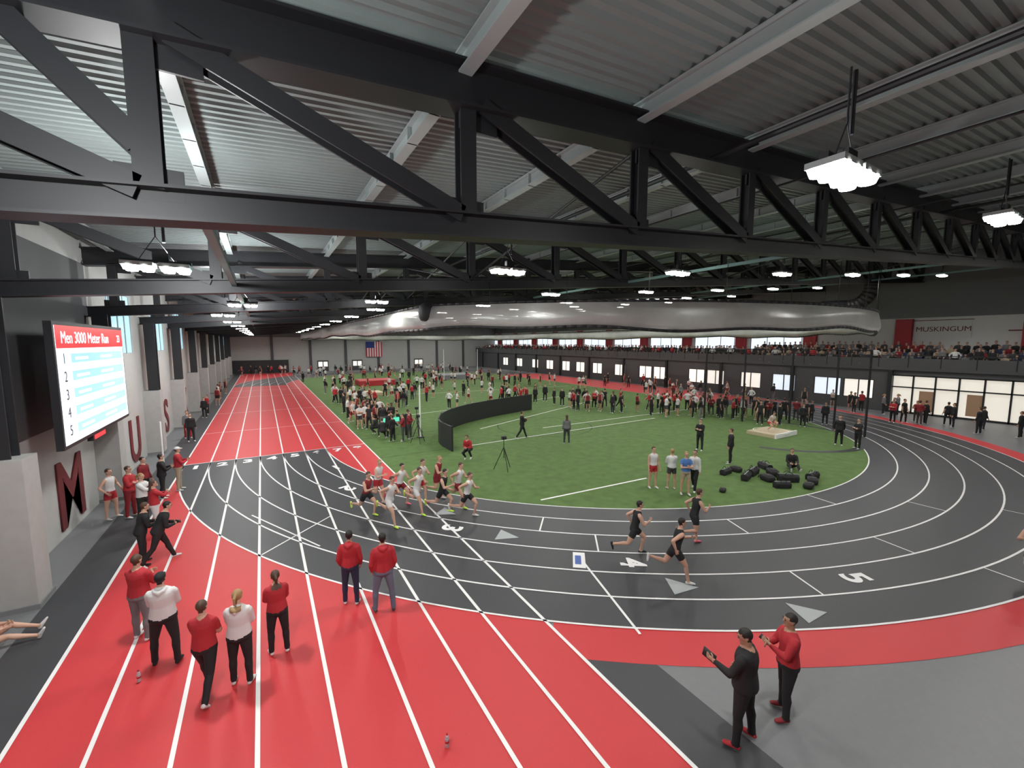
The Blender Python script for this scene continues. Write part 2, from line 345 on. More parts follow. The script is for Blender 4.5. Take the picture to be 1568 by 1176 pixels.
for i,(x,y,t,b_,sh,hh) in enumerate([(2.9,14.8,'dred','black','neon','brown'),(3.4,13.6,'white','white','neon','brown'),(3.5,15.7,'white','red','white','blond'),(4.2,15.2,'white','dred','pink','hblack'),
  (4.5,14.1,'white','white','neon','brown'),(4.9,14.9,'white','red','pink','brown'),(5.3,13.7,'black','black','neon','hblack'),(6.0,13.9,'white','dred','neon','brown'),(5.6,15.0,'dred','dred','white','blond'),(5.9,12.9,'white','black','white','brown')]):
    runner(x,y,i,t,b_,sh,hair=hh)
person('athlete',13.8,11.5,(-.3,-1),1.0,legs='stand',arms='down',top='white',bot='red',sleeve=0,short=.35,vox=.02)
person('spectator',14.3,10.3,(-.6,-.8),1.0,legs='stand',arms='phone',top='blue',bot='khaki',short=.5,sleeve=.5,vox=.02,hair='blond')
person('athlete',15.0,10.4,(-.8,-.3),.98,legs='walk',arms='down',top='white',bot='black',fem=True,tail=True,vox=.02)
person('athlete',14.35,11.0,(.5,.8),.97,legs='stand',arms='fold',top='white',bot='dgray',short=.4,vox=.02,hair='blond')
person('spectator',21.0,14.3,(-1,-.2),1.02,top='black',bot='black',vox=.022,arms='fold')
person('spectator',20.0,11.9,(-.6,.8),1.02,top='black',bot='black',vox=.022,arms='down')
person('athlete',21.8,9.9,(-.8,-.6),1.0,legs='ground',arms='lap',top='black',bot='black',vox=.022)
person('meet_official',29.2,10.8,(-.9,-.4),1.02,top='black',bot='black',vox=.022,arms='behind')
person('meet_official',29.1,9.85,(-.9,.4),1.0,top='black',bot='black',vox=.022,arms='fold')
person('meet_official',13.9,21.9,(.9,-.3),1.02,legs='walk',arms='phone',top='black',bot='black',vox=.022)
person('spectator',15.5,19.4,(.5,.86),1.0,top='gray',bot='dgray',vox=.022,fem=True,long=True)
person('photographer',9.0,19.3,(-.8,-.6),1.0,legs='crouch',arms='phone',lean=25,top='red',bot='black',vox=.022)
person('athlete',28.7,14.5,(-.3,-.9),1.0,z=.25,legs='crouch',arms='lap',lean=30,top='white',bot='red',sleeve=0,short=.4,vox=.022)
person('athlete',16.35,1.75,(-.9,.3),1.0,legs='run3',arms='run1',lean=6,top='pink',bot='red',sleeve=0,short=.4,vox=NV)
VAR=[]
spec=[dict(top='black',bot='black'),dict(top='white',bot='black',arms='hips'),dict(top='red',bot='black',arms='fold'),dict(top='white',bot='dred',sleeve=0,short=.4,legs='walk',arms='walk'),
 dict(top='dred',bot='dgray',legs='shift',arms='phone'),dict(top='gray',bot='black',arms='pocket',hair='blond',fem=True,tail=True),dict(top='dred',bot='black',sleeve=0,short=.4,skin='m'),
 dict(top='navy',bot='khaki',legs='walk',arms='walk'),dict(top='black',bot='gray',arms='behind',skin='d',hair='hblack'),dict(top='white',bot='dgray',sleeve=.5,short=.5,arms='fold'),
 dict(top='black',bot='black',sleeve=.5,legs='shift'),dict(top='black',bot='black',sleeve=0,short=.35,legs='shift',hair='blond',tail=True,fem=True),
 dict(top='red',bot='black',legs='walk',arms='walk',hair='hblack'),dict(top='black',bot='black',legs='crouch',arms='phone',lean=20)]
for i,s_ in enumerate(spec): VAR.append(make_person('bystander_%d'%i,vox=.03,**s_))
SIT=[]
for i,(t,b_,h) in enumerate([('black','black','brown'),('black','jean','hblack'),('gray','dgray','brown'),('gray','black','blond'),('dred','black','hblack'),('navy','dgray','brown'),('black','jean','hblack'),('dgray','black','blond'),('dgray','black','brown'),('khaki','jean','brown')]):
    SIT.append(make_person('seated_%d'%i,vox=.032,legs='sit',arms='lap',lean=8,top=t,bot=b_,hair=h))
ctrl=[(8.9,21.3),(9.0,23.5),(10.2,26),(12.8,28.3),(16.5,30),(20.8,31.2)]
def cat(p,t):
    k=t*(len(p)-1);i=min(int(k),len(p)-2);u=k-i
    q=[p[max(i-1,0)],p[i],p[i+1],p[min(i+2,len(p)-1)]]
    return tuple(.5*((2*q[1][c])+(-q[0][c]+q[2][c])*u+(2*q[0][c]-5*q[1][c]+4*q[2][c]-q[3][c])*u*u+(-q[0][c]+3*q[1][c]-3*q[2][c]+q[3][c])*u**3) for c in(0,1))
pp=[cat(ctrl,i/40) for i in range(41)]
CAGE=[(30.5,20.5),(31.6,18.0),(34.0,15.8),(34.7,13.2),(33.2,10.9)]
placed=[(28,66),(14,62),(10,50),(7.6,28),(8.5,25.6),(7.9,24.2),(8.3,23.9),(8.6,26.6),(8.3,26.8)]+pp+[(a[0]+(b_[0]-a[0])*t/6,a[1]+(b_[1]-a[1])*t/6) for a,b_ in zip(CAGE,CAGE[1:]) for t in range(7)]
MATB=[(24.6,31.4,62,69),(11,17,59.5,64.5),(7.6,12.4,48.3,51.7),(6.3,8.9,27.2,28.6)]
def free(x,y,d=.6):
    for x0,x1,y0,y1 in MATB:
        if x0<x<x1 and y0<y<y1: return False
    for a,b_ in placed:
        if (a-x)**2+(b_-y)**2<d*d: return False
    placed.append((x,y)); return True
def scatter(n,x0,x1,y0,y1,name,idx=None,face=None,rel=None):
    c=0;t=0
    while c<n and t<n*20:
        t+=1; x=random.uniform(x0,x1);y=random.uniform(y0,y1)
        if rel: x,y=rel(random.random(),random.uniform(-1,1))
        if not free(x,y): continue
        a=random.uniform(0,6.28) if face is None else face+random.uniform(-.9,.9)
        m=VAR[random.choice(idx) if idx else random.randrange(len(VAR))]
        put(name,m,x,y,(math.cos(a),math.sin(a)),random.uniform(.93,1.04)); c+=1
MIX=[0,0,1,2,3,4,5,6,8,9,9,10,11,1,12]
scatter(16,5.4,7.8,30,36,'athlete',[1,3,9,6,0,11,0,10])
scatter(13,6.2,8.4,24.5,30,'timing_crew',[0,0,8,4,10,13])
scatter(22,5.6,12,37,48,'athlete',MIX)
def seg(pts,wd):
    def f(t,q):
        k=t*(len(pts)-1);i=min(int(k),len(pts)-2);u=k-i
        return pts[i][0]*(1-u)+pts[i+1][0]*u+q*wd*.8, pts[i][1]*(1-u)+pts[i+1][1]*u+q*wd*.6
    return f
scatter(70,0,0,0,0,'athlete',[1,2,3,6,9,11,12,0,8,6,0,10,0],rel=seg([(21.5,39),(25.8,30),(29,25),(31,22.3),(33,19),(33.2,16.5)],2.3))
scatter(16,0,0,0,0,'athlete',[0,0,8,4,10],rel=seg([(31,21),(33,17.5),(36,14)],1.6))
scatter(11,40.6,43.4,5.5,13,'athlete',[2,4,1,0,10,0]); scatter(7,44,46.4,12,20,'athlete',MIX)
scatter(30,35,46.5,21,45,'athlete',MIX)
scatter(70,6,36,46,66,'athlete',MIX)
scatter(55,4,36,68,90,'athlete',MIX)
scatter(12,-3.5,4,90,94,'athlete',MIX)
scatter(14,12,24,34,45,'athlete',MIX)
scatter(6,-4.4,-3.9,38,60,'spectator',MIX)
# ===================================================== HALL
CX,CY,RI,LW,FY=21.0,25.7,18.12,1.08,68.0
RO=RI+6*LW
XL=-3.6; XR=XL+8*LW
YN,YF=-3.5,97.0; WX0,WX1=-5.6,47.5; BX=53.0
YT=YN+.05
b=MB(); b.box(WX0,BX,YN,YF,-.3,0,GRY); b.obj('floor')
b=MB()
b.poly([(XL-1.05,YT),(XL,YT),(XL,YF-1),(XL-1.05,YF-1)],.003,BLK)
b.poly([(XR,YT),(XR+1.1,YT),(XR+1.1,6.3),(XR,6.3)],.003,BLK)
b.arc(CX,CY,RO,RO+1.0,180+50,360,.005,RED)
b.poly([(CX+RO,CY),(CX+RO+1,CY),(CX+RO+1,FY),(CX+RO,FY)],.005,RED)
b.poly([(XL,YT),(XR,YT),(XR,YF-1),(XL,YF-1)],.006,RED)
b.poly([(CX+RI,CY),(CX+RO,CY),(CX+RO,FY),(CX+RI,FY)],.006,RED)
b.arc(CX,CY,RI,RO,180,360,.009,BLK,96)
b.arc(CX,FY,RI,RO,0,180,.009,BLK,96)
b.obj('running_track')
b=MB()
pts=[];dy=math.sqrt(RI**2-(CX-XR)**2);a0=180+math.degrees(math.asin(dy/RI))
for i in range(81):
    t=math.radians(a0+(360-a0)*i/80); pts.append((CX+RI*math.cos(t),CY+RI*math.sin(t)))
for i in range(81):
    t=math.radians(0+(180-(a0-180))*i/80); pts.append((CX+RI*math.cos(t),FY+RI*math.sin(t)))
b.poly(pts,.012,GRN)
b.line(9.0,12.8,14.6,12.5,.10,.016,WHT)
for (x0,y0,x1,y1) in [(13,26,30,33),(10,22,27,22.5),(17,24,36,24),(9,34,34,38),(12,48,37,46)]: b.line(x0,y0,x1,y1,.09,.016,WHT)
b.arc(17.5,24.5,3.4,3.46,0,360,.015,TURFD,60)
for k in range(9): b.line(5.1,22+5*k,39,22+5*k,.05,.014,TURFD)
b.arc(29.2,14.6,4.6,5.0,200,400,.017,BLK,60)
b.obj('infield_turf')
b=MB(); w=.055
for i in range(9): b.line(XL+i*LW,YT,XL+i*LW,YF-3,w*1.25,.0165,WHT)
for j in range(7):
    r=RI+j*LW
    b.arc(CX,CY,r-w/2,r+w/2,180,360,.0165,WHT,120); b.arc(CX,FY,r-w/2,r+w/2,0,180,.0165,WHT,120)
    b.line(CX+r,CY,CX+r,FY,w,.0165,WHT)
def pol(r,a): a=math.radians(a); return CX+r*math.cos(a),CY+r*math.sin(a)
def rad(lane,a,w=.05,n=1,m=WHT):
    x0,y0=pol(RI+(lane-1)*LW,a); x1,y1=pol(RI+(lane-1+n)*LW,a); b.line(x0,y0,x1,y1,w,.017,m)
rad(3,233);rad(5,245.8);rad(4,257);rad(6,259);rad(1,262);rad(2,247);rad(2,228);rad(5,275);rad(6,281);rad(3,270)
b.line(7.5,8.8,6.5,5.6,.06,.017,WHT); b.line(-.3,13.5,1.8,15.4,.05,.017,WHT); b.line(-.6,16.9,1.2,13.2,.05,.017,WHT)
b.line(XL,CY,XR,CY,.07,.017,WHT)
for yy in (34,43,55,62): b.line(XL,yy,XR,yy,.06,.017,WHT)
TG=mat('marking_gray',(.36,.39,.40),.5); BLU=mat('marking_blue',(.05,.12,.4),.5)
def tri(r,a,L=.7,hw=.36):
    p0=pol(r+hw,a);p1=pol(r-hw,a);p2=pol(r+.05,a+math.degrees(L/r)); b.poly([p0,p1,p2][::-1],.0175,TG)
tri(RI+5.5*LW,243);tri(RI+4.5*LW,237);tri(RI+2.5*LW,224.5);tri(RI+1.5*LW,217)
def quad(r0,r1,a,b_,z,m): b.poly([pol(r0,a),pol(r1,a),pol(r1,b_),pol(r0,b_)],z,m)
quad(RI+3*LW+.12,RI+4*LW-.12,231.0,231.9,.0172,WHT); quad(RI+3*LW+.3,RI+4*LW-.3,231.15,231.6,.0177,BLU)
tm=b.obj('track_lane_lines')
for lane,a in ((5,249.4),(4,235.2),(3,220),(2,202.7),(1,193)):
    x,y=pol(RI+(lane-.5)*LW,a); text(str(lane),(x,y,.018),(0,0,math.radians(a)),.95,WHT,tm,'lane_number',off=.03,ext=0)
for i in range(8): text(str(i+1),(XL+(i+.5)*LW,CY-.75,.018),(0,0,0),.9,WHT,tm,'lane_number',off=.04,ext=0)
def roofz(x): return H+1.46+.078*x
RD=2.75
TY=[-1.7+7.9*k for k in range(13) if -1.7+7.9*k<YF]
b=MB(); b.box(WX0-.3,WX0,YN,YF,0,roofz(WX0)+RD,WALLG); b.box(WX0,WX0+.03,YN+.1,21.9,3.5,roofz(WX0)+1.9,WALLD); b.obj('wall_left')
b=MB(); b.box(WX0,BX,YF,YF+.3,0,14.9,WALLG)
for k in range(7): b.box(1.5+7*k,2.0+7*k,YF-.25,YF,0,8,WALLD)
b.box(WX0,BX,YF-.06,YF,7.2,14.5,WALLM)
b.obj('wall_far')
b=MB(); b.box(WX0,BX,YN-.3,YN,0,14.9,WALLG); b.obj('wall_near')
b=MB(); b.box(-5,4.6,YF-.5,YF-.3,0.02,2.6,MATBLK); b.obj('black_curtain')
for k,x in enumerate((10,17,31)):
    b=MB(); b.box(x,x+2.2,YF-.1,YF-.01,0,2.3,WALLD); b.box(x+.2,x+1,YF-.14,YF-.1,1.0,2.0,WIN); b.box(x+1.2,x+2,YF-.14,YF-.1,1.0,2.0,WIN); b.obj('door_%d'%(k+1))
b=MB()
wins=[(16.4,0),(18.9,1),(22.9,1),(26.4,0),(30.7,0),(33.3,0),(39,0),(41.6,0),(46.6,0),(51.7,0),(56,0),(60,0),(65,0),(70,0),(76,0),(82,0)]
b.box(WX1,WX1+.3,14,YF,0,1.0,WALLD); b.box(WX1,WX1+.3,14,YF,2.75,3.7,WALLD); b.box(WX1,WX1+.3,YN,14,3.3,3.7,WALLD); b.box(WX1,WX1+.3,YN,3,0,3.3,WALLD)
prev=14
for y,c in wins:
    b.box(WX1,WX1+.3,prev,y-1.15,1.0,2.75,WALLD); prev=y+1.15
b.box(WX1,WX1+.3,prev,YF,1.0,2.75,WALLD)
b.box(WX1+3,WX1+3.2,YN,YF,0,3.7,WALLW)
b.box(WX1-.15,BX,YN,YF,3.7,3.95,WALLD)
for y in TY: b.box(WX1-.25,WX1+.05,y-.15,y+.15,0,3.7,STL)
b.obj('wall_right')
for k,(y,c) in enumerate(wins):
    b=MB(); b.box(WX1+.12,WX1+.16,y-1.15,y+1.15,1.0,2.75,WINC if c else WIN); b.box(WX1+.05,WX1+.12,y-.04,y+.04,1.0,2.75,STL)
    b.box(WX1+.02,WX1+.12,y-1.15,y-1.09,1.0,2.75,STL);b.box(WX1+.02,WX1+.12,y+1.09,y+1.15,1.0,2.75,STL);b.box(WX1+.02,WX1+.12,y-1.15,y+1.15,2.69,2.75,STL);b.box(WX1+.02,WX1+.12,y-1.15,y+1.15,1.0,1.06,STL)
    b.obj('window_%d'%(k+20))
b=MB()
b.box(WX1+.2,WX1+.22,3,14,0,3.3,mat('storefront_glass',(.5,.5,.48),.15,emit=(1,.93,.80),es=.62))
y=3
while y<=14.01: b.box(WX1+.05,WX1+.25,y-.05,y+.05,0,3.3,STL); y+=1.375
b.box(WX1+.05,WX1+.25,3,14,2.2,2.3,STL); b.box(WX1+.05,WX1+.25,3,14,3.2,3.3,STL); b.box(WX1+.05,WX1+.25,3,14,0,.15,STL)
for y in (4.4,8.5,11.3): b.box(WX1+.15,WX1+.19,y,y+.9,.3,2.0,mat('interior_tan',(.4,.25,.15),.6))
b.obj('window_60')
b=MB()
b.box(WX1-.12,WX1-.08,YN,YF,3.95,4.75,WALLD)
y=YN+.5
while y<YF: b.box(WX1-.14,WX1-.06,y-.03,y+.03,3.95,5.0,STL); y+=2
b.box(WX1-.14,WX1-.06,YN,YF,4.95,5.01,STL); b.obj('balcony_railing')
b=MB()
for k in range(4): b.box(48.6+.9*k,49.5+.9*k,-2,28,3.955,4.25+.32*k,WALLM)
b.obj('bleacher_stand')
b=MB(); b.box(BX,BX+.3,YN,YF,0,8.4,WALLW); b.box(BX-.02,BX+.3,YN,YF,8.4,14.9,WALLM)
for y in TY: b.box(BX-.5,BX,y+.3,y+1.5,3.95,8.3,REDP)
b.obj('wall_right_upper')
for k,y in enumerate(TY):
    if y<22: continue
    b=MB(); b.box(BX-.06,BX-.01,y+1.8,y+7.6,5.2,7.3,WINC)
    for q in(1.8,3.7,5.6,7.55): b.box(BX-.1,BX-.06,y+q,y+q+.06,5.2,7.3,STL)
    b.obj('window_%d'%(k+40))
b=MB(); b.box(BX-.1,BX-.02,10.6,14.3,6.6,8.1,WALLW); b.box(BX-.12,BX-.02,10.5,14.4,8.1,8.16,MAROON); sg=b.obj('wall_banner')
text('MUSKINGUM',(BX-.13,12.4,7.3),(math.radians(90),0,math.radians(-90)),.62,MAROON,sg,'banner_text')
b=MB(); b.box(BX-.1,BX-.02,2,8.5,7.0,7.9,WALLW); b.box(BX-.12,BX-.1,2,8.5,7.05,7.15,MAROON); b.obj('wall_banner')
crowd=bpy.data.objects.new('spectator_crowd',None); sc.collection.objects.link(crowd)
for k in range(4):
    y=-1.5
    while y<27.5:
        if random.random()<.93: put('seated_spectator',random.choice(SIT),48.75+.9*k,y,(-1,random.uniform(-.3,.3)),random.uniform(.96,1.08),4.25+.32*k-.42,crowd)
        y+=random.uniform(.48,.62)
DK=[0,0,8,4,5,7,8,10,0,1,0,10,10,12]
y=-2
while y<94:
    if y>27 or random.random()<.5: put('standing_spectator',VAR[random.choice(DK)],47.9+random.uniform(0,.2),y,(-1,random.uniform(-.3,.3)),random.uniform(.92,1.03),3.96,crowd)
    if y>28.5:
        put('standing_spectator',VAR[random.choice(DK)],48.7+random.uniform(0,.3),y+.2,(-1,random.uniform(-.3,.3)),random.uniform(.95,1.05),3.96,crowd)
        if random.random()<.6: put('standing_spectator',VAR[random.choice(DK)],49.6+random.uniform(0,.5),y,(-1,random.uniform(-.3,.3)),random.uniform(.95,1.05),3.96,crowd)
    y+=random.uniform(.5,.85)
b=MB(); vs=[];fs=[];y=YN
prof=[(0,0),(.09,0),(.12,.08),(.2,.08)]
while y<YF:
    for dy_,dz in prof:
        for x in(WX0-.3,BX+.3): vs.append((x,y+dy_,roofz(x)+RD+dz))
    y+=.23
n=len(vs)//2
for i in range(n-1): fs.append((2*i,2*i+1,2*i+3,2*i+2))
b.add(vs,fs,DECK); b.obj('ceiling')
def truss(y):
    b=MB(); x0,x1=WX0,BX
    f=lambda x,o:(x,y,roofz(x)+o)
    b.ibeam(f(x0,.14),f(x1,.14),.38,.38,.035,STL)
    b.ibeam(f(x0,2.18),f(x1,2.18),.46,.66,.04,STL)
    x=-4.8
    while x<BX:
        b.ibeam(f(x,.3),f(x,1.9),.26,.24,.03,STL,up=(0,1,0))
        if x+3.84<BX: b.ibeam(f(x+.25,1.95),f(x+3.84-.1,.3),.26,.24,.03,STL,up=(0,1,0))
        b.box(x-.3,x+.3,y-.02,y+.02,roofz(x)+.2,roofz(x)+.55,STL); b.box(x-.1,x+.55,y-.02,y+.02,roofz(x)+1.6,roofz(x)+1.95,STL)
        x+=3.84
    if 5<y<7: b.ibeam(f(-2.15,2.0),f(-1.02,.75),.26,.22,.03,STL,up=(0,1,0))
    return b.obj('roof_truss')
for y in TY: truss(y)
b=MB(); x=-4.8
while x<BX:
    z=roofz(x)+RD-.19
    b.ibeam((x,YN,z),(x,YF,z),.22,.34,.03,STG)
    for yy in [6.2+7.9*k+d for k in range(11) for d in(1.3,2.6,3.95,5.3,6.6)]: b.box(x-.1,x+.1,yy-.02,yy+.02,z-.17,z+.17,STG)
    x+=3.84
b.obj('roof_purlins')
b=MB()
for x in (-.96,14.4,29.8,41.3):
    z=roofz(x)+.22
    b.beam((x+.4,6.2,z),(x+.4,YF,z),.12,.1,STB)
for i,y in enumerate(TY[:-1]):
    if y<5: continue
    for x in(6.72,21.9,37.2):
        b.cyl((x,y,roofz(x)+.3),(x,y+7.9,roofz(x)+1.9),.035,.035,STL,6); b.cyl((x,y,roofz(x)+1.9),(x,y+7.9,roofz(x)+.3),.035,.035,STL,6)
for x in (12,19.8,28): b.cyl((x,YN,roofz(x)+1.75),(x,YF,roofz(x)+1.75),.03,.03,STL,6)
for x in (9,24.5): b.cyl((x,YN,roofz(x)+2.0),(x,YF,roofz(x)+2.0),.06,.06,STL,8)
b.obj('roof_bracing')
LZ=lambda x:H+1.5+.078*x
bb=MB()
bb.box(-.52,.52,-.05,.05,.1,.16,STL)
for sx in(-1,1):
    bb.box(sx*.27-.23,sx*.27+.23,-.2,.2,.03,.1,STG)
    for i in(-1,1):
        for j in(-1,1): bb.cyl((sx*.27+i*.115,j*.1,.03),(sx*.27+i*.115,j*.1,-.05),.115,.085,GLOW,12)
    bb.cyl((sx*.3,0,.1),(0,0,.6),.008,.008,STL,5)
bb.cyl((0,0,.6),(0,0,1.22),.012,.012,STL,6); bb.cyl((.12,0,.5),(.12,0,1.22),.025,.025,STL,6); bb.box(-.06,.18,-.06,.06,.1,.3,STL)
first=None
sd=bpy.data.lights.new('bay_lamp','SPOT'); sd.energy=600; sd.color=(1,.975,.925); sd.shadow_soft_size=.18; sd.spot_size=math.radians(165); sd.spot_blend=.6
fills={}
for i in range(7):
    for j in range(12):
        x,y=-1.6+7.3*i+(.35 if i else 0),2.4+7.9*j
        if j==2 and i==0: x,y=-.55,19.8
        if j==2 and i==1: x,y=4.7,20
        if first is None: o=bb.obj('high_bay_light'); first=o
        else: o=bpy.data.objects.new('high_bay_light',first.data); sc.collection.objects.link(o)
        o.location=(x,y,LZ(x))
        l=bpy.data.objects.new('bay_lamp',sd); l.parent=o; l.location=(0,0,-.12); sc.collection.objects.link(l)
        if j<5 and i<4:  # added fill lamps, not part of the fixture: brighten the deck, strongest at left
            e=(620,50,12,12)[i]
            if e not in fills:
                u=bpy.data.lights.new('ceiling_fill','POINT'); u.energy=e; u.color=(.98,1,1); u.shadow_soft_size=.15; fills[e]=u
            l=bpy.data.objects.new('ceiling_fill',fills[e]); l.parent=o; l.location=(0,.35,.25); sc.collection.objects.link(l)
for y in TY:
    b=MB(); fx=-4.7 if y<20 else -4.88
    b.box(WX0,fx,y-.75,y+.0,0,3.5,CONC); b.box(WX0,fx+.04,y-.79,y+.04,0,.12,WALLM)
    b.ibeam((-5.15,y-.35,3.5),(-5.15,y-.35,roofz(-5.1)),.45,.45,.04,STL,up=(0,1,0)); b.obj('wall_pilaster')
for k,y in enumerate(TY[:-1]):
    if y<21: continue
    b=MB(); b.box(WX0+.01,WX0+.05,y+2.4,y+5.6,5.6,8.3,WINB)
    for q in(2.4,3.45,4.5,5.55): b.box(WX0+.05,WX0+.09,y+q,y+q+.06,5.6,8.3,STG)
    b.box(WX0+.05,WX0+.09,y+2.4,y+5.6,7.4,7.46,STG); b.obj('window_%d'%(k+1))
for i,ch in enumerate('MUSKINGUM'):
    o=text(ch,(WX0+.03,18.75+7.9*i+(.25 if i else 0),1.2),(math.radians(90),0,math.radians(90)),3.0,MAROON,None,'wall_letter',off=.04,ext=.02)
b=MB()
SX=-4.5
b.box(-4.66,SX,15.0,21.1,3.3,6.65,STL)
SCR=mat('screen_white',(.8,.9,.95),.3,emit=(.82,.93,1),es=.95); SRED=mat('screen_red',(.7,.05,.05),.3,emit=(.85,.03,.04),es=.95); SBL=mat('screen_blue',(.3,.6,.8),.3,emit=(.42,.72,.88),es=.85)
STX=mat('screen_text',(.1,.1,.15),.4)
b.box(SX,SX+.01,15.1,21.0,3.4,6.55,SCR); b.box(SX+.01,SX+.015,15.1,21.0,5.95,6.55,SRED)
for k in range(5):
    z=5.9-.48*k
    b.box(SX+.01,SX+.014,16.0,20.8,z-.36,z-.1,SBL)
    b.box(SX+.014,SX+.018,16.3,17.3,z-.28,z-.2,SCR); b.box(SX+.014,SX+.018,18.4,19.6,z-.28,z-.2,SCR)
b.box(-4.66,-4.52,17.2,18.4,3.12,3.3,STL); b.box(-4.52,-4.51,17.3,18.3,3.15,3.28,SRED)
sb=b.obj('video_scoreboard')
RX=(math.radians(90),0,math.radians(90))
text('Men 3000 Meter Run',(SX+.02,17.4,6.22),RX,.46,mat('screen_lettering',(1,1,1),.4,emit=(1,1,1),es=1),sb,'header_text')
text('23',(SX+.02,20.5,6.22),RX,.36,MATS['screen_lettering'],sb,'header_text')
for k in range(5): text(str(k+1),(SX+.02,15.5,5.66-.48*k),RX,.40,STX,sb,'row_text')
b=MB(); FR=mat('flag_red',(.5,.03,.05),.8);FW=mat('flag_white',(.7,.7,.7),.8);FB=mat('flag_blue',(.02,.04,.2),.8)
for k in range(13): b.box(20+k*.27,20+(k+1)*.27,YF-.32,YF-.30,2.9,6.3,FR if k%2==0 else FW)
b.box(20,21.8,YF-.36,YF-.33,4.9,6.3,FB); b.obj('american_flag')
# raised net
b=MB()
path=[]
NX=5.7; an=math.degrees(math.acos((CX-NX)/18.0))
for i in range(131):
    t=math.radians(180+an+(180-an)*i/130); path.append((CX+18.0*math.cos(t),CY+18.0*math.sin(t),math.cos(t),math.sin(t)))
for i in range(1,60): path.append((CX+18,CY+(FY-CY)*i/60,1,0))
for i in range(131):
    t=math.radians((180-an)*i/130); path.append((CX+18*math.cos(t),FY+18*math.sin(t),math.cos(t),math.sin(t)))
ya=FY+18*math.sin(math.radians(180-an)); yb=CY-18*math.sin(math.radians(an))
for i in range(1,90): path.append((NX,ya+(yb-ya)*i/90,-1,0))
ZT=7.55; prof=[(0,0),(.05,-.12),(.10,-.30),(.13,-.50),(.12,-.70),(.04,-.88),(-.12,-.92),(-.20,-.6),(-.12,-.2)]
nP=len(path);nQ=len(prof); vs=[];fs=[]
for i,(x,y,nx,ny) in enumerate(path):
    wv=1+.18*math.sin(i*.33)+.12*math.sin(i*.17+1); sag=.07*math.sin(i*.155)+.05*math.sin(i*.41)
    for q,(o,dz) in enumerate(prof):
        o2=o*wv+(.02*math.sin(i*.23+q*1.2) if q else 0); vs.append((x+nx*o2,y+ny*o2,ZT+dz+(sag*min(1,-dz*1.2))))
for i in range(nP):
    for j in range(nQ-1):
        a=i*nQ+j; c=((i+1)%nP)*nQ+j; fs.append((a,c,c+1,a+1))
b.add(vs,fs,NETM)
for i in range(nP):
    x,y,nx,ny=path[i]; x2,y2,_,_=path[(i+1)%nP]; b.cyl((x,y,ZT+.03),(x2,y2,ZT+.03),.06,.06,STL,6)
    sa=lambda q:.07*math.sin(q*.155)+.05*math.sin(q*.41)
    s1=sa(i);s2=sa((i+1)%nP)
    b.cyl((x-nx*.03,y-ny*.03,ZT-.93+s1),(x2-nx*.03,y2-ny*.03,ZT-.93+s2),.07,.07,MATBLK,6)
    if i%8==0: b.cyl((x,y,ZT),(x,y,roofz(x)+.2),.012,.012,STL,5)
b.ell((NX+.1,yb,ZT-.25),(.35,.35,.4),MATBLK,12,8,.7)
b.obj('raised_safety_net',smooth=True)
b=MB()
for i in range(40): b.beam((*pp[i],.73),(*pp[i+1],.73),.10,1.4,MATBLK)
for i in range(0,41,5): b.cyl((*pp[i],.02),(*pp[i],1.46),.05,.05,STL,8)
b.obj('padded_barrier')
b=MB(); cp=CAGE
for x,y in cp: b.cyl((x,y,.02),(x,y,5.6),.07,.07,STL,8)
for p0,p1 in zip(cp,cp[1:]):
    b.cyl((*p0,5.6),(*p1,5.6),.04,.04,STL,6); b.add([(*p0,.1),(*p1,.1),(*p1,5.55),(*p0,5.55)],[(0,1,2,3)],NETB)
b.obj('throwing_cage')
b=MB(); b.box(27.6,30.2,13.6,15.4,.018,.24,TAN); b.box(27.6,30.2,13.5,13.6,.018,.3,WHT); b.arc(28.9,14.5,1.0,1.06,0,360,.245,WHT,40); b.obj('shot_put_platform')
def tripod(x,y,h=1.5,name='camera_tripod'):
    b=MB()
    for k in range(3):
        a=k*2.094+.4; b.cyl((x+.5*math.cos(a),y+.5*math.sin(a),.02),(x,y,h*.75),.018,.022,STL,6)
    b.cyl((x,y,h*.4),(x,y,h),.02,.02,STL,6)
    b.box(x-.1,x+.1,y-.07,y+.07,h,h+.15,STL); b.cyl((x,y-.07,h+.08),(x,y-.2,h+.08),.045,.05,STL,10)
    b.obj(name)
tripod(9.7,16.9);tripod(7.9,24.2,1.6);tripod(8.6,26.6,1.7)
def bag(x,y,a,s=1,k=0):
    b=MB()
    if k==0:   # duffel: barrel body with flat ends, side pocket, strap handles
        b.cyl((-.36,0,.15),(.36,0,.15),.15,.15,BAGM,14); b.box(-.36,.36,-.13,.13,.0,.1,BAGM); b.box(-.2,.2,.13,.18,.04,.2,BAGM); b.box(-.37,.37,-.012,.012,.295,.31,STG)
        for q in(-.09,.09):
            pr=None
            for i in range(7):
                t=math.pi*i/6; p=(.15*math.cos(t),q,.25+.14*math.sin(t))
                if pr: b.cyl(pr,p,.013,.013,STL,5)
                pr=p
    else:      # backpack lying on its back
        b.ell((0,0,.13),(.3,.2,.13),BAGM,18,10,.5); b.ell((-.05,0,.22),(.17,.14,.07),BAGM,14,8,.5)
        for q in(-.1,.1):
            b.cyl((.22,q,.2),(.36,q,.12),.02,.02,STL,5); b.cyl((.36,q,.12),(.4,q,.02),.02,.02,STL,5)
    o=b.obj('duffel_bag' if k==0 else 'backpack',k==1); o.location=(x,y,.016); o.rotation_euler=(0,0,a); o.scale=(s,)*3
